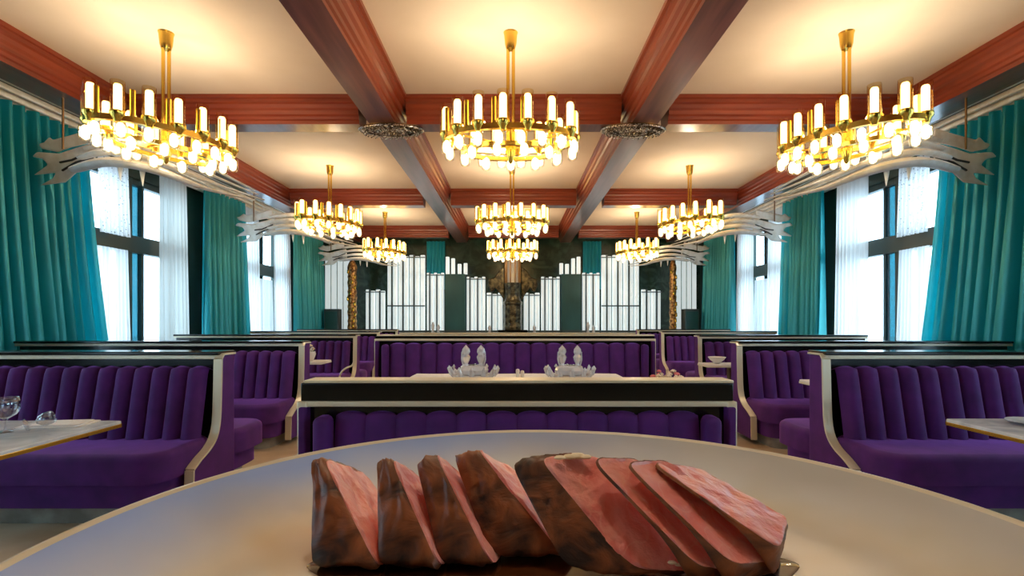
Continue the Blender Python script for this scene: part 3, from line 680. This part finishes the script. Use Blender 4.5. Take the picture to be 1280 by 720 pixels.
# ------------------------------------------------------------------ back of the room
t = thing('back_counter', 'long black lacquer counter with pale edge along the back wall', 'counter', (0, 16.2, 0))
m1 = MB(); m1.box(-4.5, 4.5, -.55, .75, .0, .93); m1.build('cabinet_body', M['lacquer'], t, bevel=.01)
m1 = MB(); m1.box(-4.55, 4.55, -.6, .8, .93, .965); m1.build('countertop', M['lacquer'], t, bevel=.006)
m1 = MB(); m1.box(-4.55, 4.55, -.615, -.6, .925, .965); m1.build('counter_edge', M['trim'], t)
YS = 16.55; K = YS / F; ZB = .966
def sx(px): return (px - 642) * K
def sz(py): return CH + (400 - py) * K
screens = [  # x0,x1,top, tubes, label
    (457, 482, 362, 4, 'short', .0), (484, 532, 319, 7, 'tallest', .0), (533.5, 555.5, 341, 5, 'medium height', .0), (583, 607, 346, 5, 'plain medium height', .0), (608, 629, 366, 3, 'low', .0)]
def screen(x0, x1, top, n, label, rail=None):
    xa, xb = sx(x0), sx(x1); zt = sz(top); w = (xb - xa)
    t = thing('glass_tube_screen', label, 'screen', ((xa + xb) / 2, YS, ZB)); h = zt - ZB
    m1 = MB(); m1.box(-w / 2, w / 2, -.12, .12, 0, .05); m1.build('base', M['slate'], t, bevel=.004)
    p = w / n
    for k in range(n):
        x = -w / 2 + p * (k + .5); hh = h - .05 - (.0 if k % 2 == 0 else .04)
        m1 = MB(); rbox(m1, x - p * .42, x + p * .42, -.07, .07, .05, .05 + hh - .0, p * .3, 3, top=.02); m1.build('glass_tube', M['panel_glow'], t, smooth=True)
        if k % 2 == 1:
            m1 = MB(); m1.box(x - p * .5 - .022, x - p * .5 + .022, -.13, -.09, .03, h * (1 if k % 4 == 1 else .97)); m1.build('mullion', M['slate'], t)
    if rail:
        m1 = MB(); m1.box(-w / 2, w / 2, -.145, -.12, rail * h, rail * h + .04); m1.build('cross_rail', M['slate'], t)
    m1 = MB(); m1.box(-w / 2, w / 2, -.14, -.085, h - .10, h - .07); m1.build('top_rail', M['slate'], t)
    return t
for sd in (-1, 1):
    side = 'left' if sd < 0 else 'right'
    for x0, x1, top, n, nm, _ in screens:
        if sd > 0: x0, x1 = 1283 - x1, 1283 - x0
        screen(x0, x1, top, n, '%s pale glass tube screen, %s of the bronze column on the back counter' % (nm, side), .33 if nm == 'tallest' else None)
    # teal panel with small tubes standing above it
    x0, x1 = (557, 582) if sd < 0 else (701.5, 725.5)
    t = thing('teal_cabinet', 'tall dark teal cabinet between the glass screens, %s of the bronze column' % side, 'cabinet', ((sx(x0) + sx(x1)) / 2, YS, ZB)); w = sx(x1) - sx(x0)
    m1 = MB(); m1.box(-w / 2, w / 2, -.15, .12, 0, sz(343) - ZB); m1.build('body', M['teal_panel'], t, bevel=.01)
    m1 = MB(); m1.box(-w / 2 - .01, w / 2 + .01, -.17, .13, 0, .06); m1.build('base', M['slate'], t)
    for k, (fx, tp) in enumerate(((-.40, 321), (-.12, 323), (.2, 330), (.5, 329))):
        fx = fx if sd < 0 else -fx
        m1 = MB(); rbox(m1, fx * w - .06, fx * w + .06, -.06, .06, sz(343) - ZB, sz(tp) - ZB, .03, 3, top=.02); m1.build('crown_tube', M['panel_glow'], t, smooth=True)
    # tall plain pale screen at the corner with a small dark cabinet before it
    x0, x1, tp = (409, 439, 324) if sd < 0 else (843, 868, 321)
    t = thing('folding_screen', 'tall plain pale panel screen in the %s back corner' % side, 'screen', ((sx(x0) + sx(x1)) / 2, 16.4, 0)); w = sx(x1) - sx(x0); h = sz(tp)
    m1 = MB(); m1.box(-w / 2, w / 2, -.04, .04, .05, h); m1.build('panel', M['panel_glow'], t, bevel=.01)
    m1 = MB(); m1.box(-w / 2 - .03, w / 2 + .03, -.06, -.03, 0, .06); m1.build('foot', M['slate'], t); m1 = MB(); m1.box(-w / 2 - .03, w / 2 + .03, -.06, .06, h - .02, h + .02); m1.build('frame', M['slate'], t)
    for q in range(1, 4):
        m1 = MB(); m1.box(-w / 2 + w * q / 4 - .01, -w / 2 + w * q / 4 + .01, -.05, -.04, .06, h - .02); m1.build('batten', M['base'], t)
    t = thing('side_cabinet', 'small dark slate cabinet before the pale screen in the %s back corner' % side, 'cabinet', ((sx(x0) + sx(x1)) / 2 - sd * .10, 15.70, 0))
    m1 = MB(); m1.box(-.22, .22, -.15, .15, 0, sz(387)); m1.build('body', M['slate'], t, bevel=.01)
    m1 = MB(); m1.box(-.18, .18, -.16, -.15, .9, sz(390)); m1.build('door', M['teal_panel'], t)
    # carved copper column
    x0, x1, tp = (441, 453, 328) if sd < 0 else (830, 839, 328)
    t = thing('carved_column', 'slim carved copper column with gilt figures near the %s back corner' % side, 'column', ((sx(x0) + sx(x1)) / 2, 16.0, 0)); h = sz(tp); w = sx(x1) - sx(x0)
    m1 = MB(); m1.box(-w * .55, w * .55, -.15, .15, 0, .9); m1.build('pedestal', M['lacquer'], t, bevel=.01)
    prof = [(w * .55, .9)]
    for k in range(24): prof.append((w * (.40 + .12 * ((k * 7) % 5) / 5), .95 + (h - 1.0) * k / 24))
    prof += [(w * .25, h - .03), (0, h + .05)]
    m1 = MB(); m1.lathe(prof, n=14); m1.build('shaft', M['copper'], t, smooth=True)
    rr = random.Random(5)
    for k in range(12):
        a = -PI / 2 + rr.uniform(-1, 1); z = 1.0 + (h - 1.2) * k / 12; m1 = MB(); m1.lathe([(0, -.07), (.045, -.03), (.03, .02), (.04, .05), (0, .09)], (w * .45 * math.cos(a), w * .45 * math.sin(a), z), 8); m1.build('figure', M['brass'], t, smooth=True)
    # short teal drape on the back wall
    x0, x1 = (533, 556) if sd < 0 else (729, 752)
    mb = MB(); xa, xb = sx(x0) * 17.0 / YS, sx(x1) * 17.0 / YS
    mb.grid(lambda u, v: (xa + (xb - xa) * u, 17.05 + .035 * math.sin(u * 2 * PI * 5 + v), CH + 2.62 - 1.6 * v), 50, 6)
    tag(mb.build('wall_drape', M['curtain'], smooth=True, fix=False), 'short narrow teal drape on the back wall above the %s glass screens' % side, 'curtain')
# central bronze column
t = thing('bronze_column', 'dark bronze column with glass lantern top in the middle of the back counter', 'column', (sx(641), 16.3, ZB))
m1 = MB(); m1.box(-.46, .46, -.2, .2, 0, .07); m1.build('base_plate', M['lacquer'], t, bevel=.01)
m1 = MB(); m1.lathe([(.30, .07), (.31, .15), (.29, .30), (.30, .55), (.29, .85), (.31, .90), (.31, .95), (.26, 1.0)], n=10); m1.build('lower_drum', M['olive'], t)
m1 = MB(); m1.lathe([(.26, 1.0), (.23, 1.1), (.24, 1.3), (.27, 1.5), (.27, 1.56)], n=12); m1.build('neck', M['olive'], t, smooth=True)
m1 = MB(); m1.lathe([(.22, 1.56), (.22, 2.28)], n=12); m1.build('lantern_glass', M['crystal'], t)
for k in range(10):
    a = 2 * PI * k / 10; m1 = MB(); m1.tube([(.24 * math.cos(a), .24 * math.sin(a), 1.55), (.24 * math.cos(a), .24 * math.sin(a), 2.30)], .022, 6); m1.build('lantern_bar', M['brass_dark'], t)
m1 = MB(); m1.lathe([(.30, 2.28), (.30, 2.34), (.2, 2.40), (0, 2.42)], n=16); m1.build('cap', M['brass_dark'], t, smooth=True)
for sgn in (-1, 1):
    m1 = MB(); n = 10
    poly = [(sgn * x, z) for x, z in ((.27, 1.0), (.27, 2.1), (.42, 2.0), (.60, 1.75), (.78, 1.7), (.80, 1.5), (.72, 1.28), (.62, 1.30), (.55, 1.42), (.40, 1.2))]
    m1.prism(poly, lambda p, e: (p[0], .15 + .10 * e, p[1])); m1.build('side_scroll', M['olive'], t, bevel=.03)
# small glassware standing on the back counter
for i, (px, hh) in enumerate(((541, .32), (548, .24), (612, .22), (735, .32), (742, .22), (668, .22))):
    m1 = MB(); m1.lathe([(.05, 0), (.055, .02), (.03, .05), (.05, hh * .5), (.06, hh * .7), (.03, hh * .85), (.035, hh), (0, hh)], n=12)
    lb = ['tall crystal decanter near the left teal cabinet', 'short crystal decanter near the left teal cabinet', 'crystal decanter just left of the bronze column', 'tall crystal decanter near the right teal cabinet', 'short crystal decanter near the right teal cabinet', 'crystal decanter just right of the bronze column'][i]
    tag(m1.build('decanter', M['crystal'], smooth=True, loc=(sx(px) * 15.85 / YS, 15.85, ZB)), lb + ' on the back counter', 'decanter')

# ------------------------------------------------------------------ plate, table, beef
ZR = CH - .070; ZF = CH - .088; PC = Vector((.0145, .163, 0)); PR = .1640
t = thing('high_table', 'small round high table beneath the serving plate', 'table', (PC.x, PC.y, 0))
m1 = MB(); m1.lathe([(.10, ZF - .026), (.115, ZF - .022), (.115, ZF - .0105), (.11, ZF - .008), (0, ZF - .008)], n=40); m1.build('tabletop', M['lacquer'], t, smooth=True)
m1 = MB(); m1.lathe([(.20, 0), (.20, .015), (.03, .04), (.025, .1), (.025, ZF - .05), (.07, ZF - .026)], n=24); m1.build('pedestal', M['brass_dark'], t, smooth=True)
t = thing('serving_plate', 'large round glazed grey-cream plate with thin tan rim holding sliced beef', 'plate', (PC.x, PC.y, ZR)); d = ZF - ZR
prof = [(0, d)] + [(r, d) for r in (.03, .06, .09)] + [(.105, d + .0006), (.118, d + .0025), (.130, d + .0058), (.142, d + .0100), (.152, d + .0140), (.1605, d + .0172)]
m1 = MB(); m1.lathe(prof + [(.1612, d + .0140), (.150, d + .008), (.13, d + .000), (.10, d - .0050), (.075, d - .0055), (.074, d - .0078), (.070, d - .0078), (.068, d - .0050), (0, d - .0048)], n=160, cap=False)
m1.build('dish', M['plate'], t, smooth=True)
m1 = MB(); N = 160; m1.lathe([(.1600, d + .0168), (.1612, d + .0182), (.1632, d + .0180), (.1640, d + .0165), (.1632, d + .0150), (.1612, d + .0142), (.1600, d + .0168)], n=160, cap=False); m1.build('rim', M['rim'], t, smooth=True)

def P(px, py, h):
    Y = (.088 - h) * F / (py - 400); return Vector(((px - 642) / F * Y, Y, ZF + h))
def slice_of_beef(A, B, E_, G, tA, tB, label, seed, bumps=.0006, n_exp=7, fat=None, pw=1):
    A, B, E_, G = P(*A), P(*B), P(*E_), P(*G); tA, tB = Vector(tA), Vector(tB)
    c0 = (A + B + E_ + G) / 4; base = Vector((c0.x, c0.y, ZF))
    bil = lambda u, v: (A * (1 - u) + B * u) * (1 - v) + (G * (1 - u) + E_ * u) * v
    nrm = (B - A).cross(G - A).normalized()
    if nrm.z < 0: nrm = -nrm
    N = 96
    def outl(k, s):
        a = 2 * PI * k / N; c, sn = math.cos(a), math.sin(a)
        r = s * (abs(c) ** n_exp + abs(sn) ** n_exp) ** (-1 / n_exp)
        r *= 1 + .018 * noise.noise(Vector((c * 2.2 + seed, sn * 2.2, 0))) + .010 * noise.noise(Vector((c * 7 + seed, sn * 7, 3)))
        return .5 + .5 * r * c, .5 + .5 * r * sn
    lo = ZF + .0004
    def fix(p): return Vector((p.x, p.y, max(p.z, lo)))
    # body: front cut face rings, back rings
    vs = []; fs = []; rings = []
    def ring(s, off, amp):
        r = []
        for k in range(N):
            u, v = outl(k, s); p = bil(u, v)
            tt = (tA * (1 - u ** pw) + tB * u ** pw) * off
            p = p + tt + nrm * amp * noise.noise(Vector((p.x * 170, p.y * 170, p.z * 170 + seed)))
            r.append(fix(p) - base)
        return r
    seq = [(s, 0, bumps * 1.6) for s in (.05, .15, .28, .42, .56, .70, .82, .92, .975)] + [(1.0, .02, bumps)]
    seq[-1] = (.985, .02, 0)
    seq += [(.96, .5, 0), (.96, .96, 0), (.9, .97, 0), (.5, .97, 0), (.1, .97, 0)]
    for q in seq: rings.append(ring(*q))
    for r in rings: vs += r
    for i in range(len(rings) - 1):
        for k in range(N): fs.append((i * N + k, i * N + (k + 1) % N, (i + 1) * N + (k + 1) % N, (i + 1) * N + k))
    fs.append(tuple(range(N - 1, -1, -1))); fs.append(tuple((len(rings) - 1) * N + k for k in range(N)))
    mb = MB(); mb.add(vs, fs)
    t = mb.build('beef_slice', M['meat'], smooth=True); t.location = base; tag(t, label, 'meat', None)
    # crust band wrapped round the edge
    vs = []; fs = []; nb = 12
    cA = (A + B + E_ + G) / 4
    for j in range(nb + 1):
        w = j / nb; off = .05 + .93 * w; out = .0011 * math.sin(PI * min(1, max(0, (w * 1.0)))) ** .5 if 0 < w < 1 else -.0004
        for k in range(N):
            u, v = outl(k, 1.0); p = bil(u, v); tt = (tA * (1 - u ** pw) + tB * u ** pw)
            dirn = (p - cA).normalized(); nz_ = noise.fractal(Vector((p.x * 120 + tt.x * off * 150, p.y * 120, p.z * 120 + off * 3 + seed)), .8, 2.2, 4)
            p = p + tt * off + dirn * ((out + max(-.0006, .0016 * nz_)) * (1 if pw == 1 else .25) if 0 < w < 1 else out)
            vs.append(fix(p) - base)
    for j in range(nb):
        for k in range(N): fs.append((j * N + k, j * N + (k + 1) % N, (j + 1) * N + (k + 1) % N, (j + 1) * N + k))
    mb = MB(); mb.add(vs, fs); mb.build('crust', M['crust'], t, smooth=True)
    if fat:
        for f in fat:
            c = P(*f[:3]) - base; rr = f[3]; mb = MB()
            mb.lathe([(0, -rr * .5), (rr * .8, -rr * .3), (rr, 0), (rr * .7, rr * .35), (0, rr * .5)], (c.x, c.y, c.z), 10, 1.3, .8); mb.build('fat', M['fat'], t, smooth=True)
    return t
bS = [
 ((402, 570, .036), (480, 718, .002), (500, 650, .002), (458, 592, .020), (-.0040, .001, -.001), (-.026, .002, 0), 'leftmost short slice of seared beef with narrow pink top on the plate'),
 ((489, 572, .036), (557, 720, .002), (572, 640, .002), (516, 588, .026), (-.0060, .001, -.002), (-.0235, .002, 0), 'second seared beef slice from the left, brown front and thin pink edge'),
 ((545, 565, .037), (622, 718, .002), (636, 640, .002), (558, 576, .031), (-.0085, .001, -.004), (-.0195, .002, 0), 'third seared beef slice from the left, with a pointed top'),
 ((597, 559, .038), (714, 702, .003), (735, 640, .003), (612, 570, .031), (-.0100, .001, -.004), (-.0290, .001, 0), 'fourth seared beef slice from the left, the tallest pointed one'),
 ((672, 570, .036), (796, 712, .003), (880, 716, .001), (752, 568, .034), (-.0115, .001, -.002), (-.0250, .001, 0), 'broad beef slice in the middle, brown front face and wide pink cut face'),
 ((738, 572, .0365), (872, 708, .008), (930, 712, .002), (800, 572, .034), (-.0006, -.0004, -.001), (-.001, .003, -.010), 'pink beef slice overlapping the broad middle slice'),
 ((780, 577, .0360), (915, 706, .010), (985, 700, .003), (836, 574, .034), (-.0006, -.0004, -.001), (-.001, .003, -.010), 'pink beef slice second from the right end'),
 ((812, 576, .0355), (976, 688, .013), (987, 648, .013), (872, 584, .026), (-.0006, -.0004, -.001), (-.001, .003, -.012), 'rightmost pink beef slice with a rounded marbled cut face'),
]
for i, b in enumerate(bS):
    slice_of_beef(*b[:6], b[6], i * 3.7 + 1, pw=1 if i < 5 else 6, fat=[(712, 571, .035, .0022), (722, 570, .035, .0026), (700, 572, .0355, .0018), (732, 571, .035, .0018), (840, 703, .006, .0012), (848, 706, .005, .0010)] if i == 4 else None)
# juice under the beef
mb = MB(); N = 80; vs = []
for s, z in ((1, 0), (.985, .0003), (.5, .0004)):
    for k in range(N):
        a = 2 * PI * k / N; r = s * (1 + .10 * noise.noise(Vector((math.cos(a) * 2, math.sin(a) * 2, 4))) + .04 * math.sin(5 * a))
        vs.append((  .086 * r * math.cos(a), .026 * r * math.sin(a), z + .0001))
mb.add(vs, [(i * N + k, i * N + (k + 1) % N, (i + 1) * N + (k + 1) % N, (i + 1) * N + k) for i in range(2) for k in range(N)] + [tuple(2 * N + k for k in range(N)), tuple(range(N - 1, -1, -1))])
tag(mb.build('meat_juice', M['jus'], smooth=True, loc=(.014, .180, ZF)), 'dark glossy meat juice pooled under the beef slices', 'juice')

# ------------------------------------------------------------------ outside, world, camera
mb = MB(); mb.box(-40, -XW - .3, -30, 45, -.2, -.1); mb.box(XW + .3, 40, -30, 45, -.2, -.1); struct(mb.build('ground', M['outside']))
w = bpy.data.worlds.new('sky'); SC.world = w; w.use_nodes = True
bg = w.node_tree.nodes['Background']; bg.inputs[0].default_value = (.72, .88, 1, 1); bg.inputs[1].default_value = 4.5
cam = bpy.data.cameras.new('camera'); co = bpy.data.objects.new('camera', cam); COL.objects.link(co); SC.camera = co
co.location = (0, 0, CH); co.rotation_euler = (PI / 2, 0, 0)
cam.sensor_width = 36; cam.lens = 36 * F / 1280; cam.shift_x = -2 / 1280; cam.shift_y = 40 / 1280; cam.clip_start = .01; cam.clip_end = 200
SC.view_settings.view_transform = 'Standard'; SC.view_settings.look = 'None'; SC.view_settings.gamma = 1; SC.view_settings.use_curve_mapping = False
SC.view_settings.exposure = .85
SC.cycles.max_bounces = 10; SC.cycles.transparent_max_bounces = 24; SC.cycles.caustics_reflective = False; SC.cycles.caustics_refractive = False
SC.cycles.sample_clamp_indirect = 4; SC.cycles.use_denoising = True; SC.cycles.use_light_tree = True
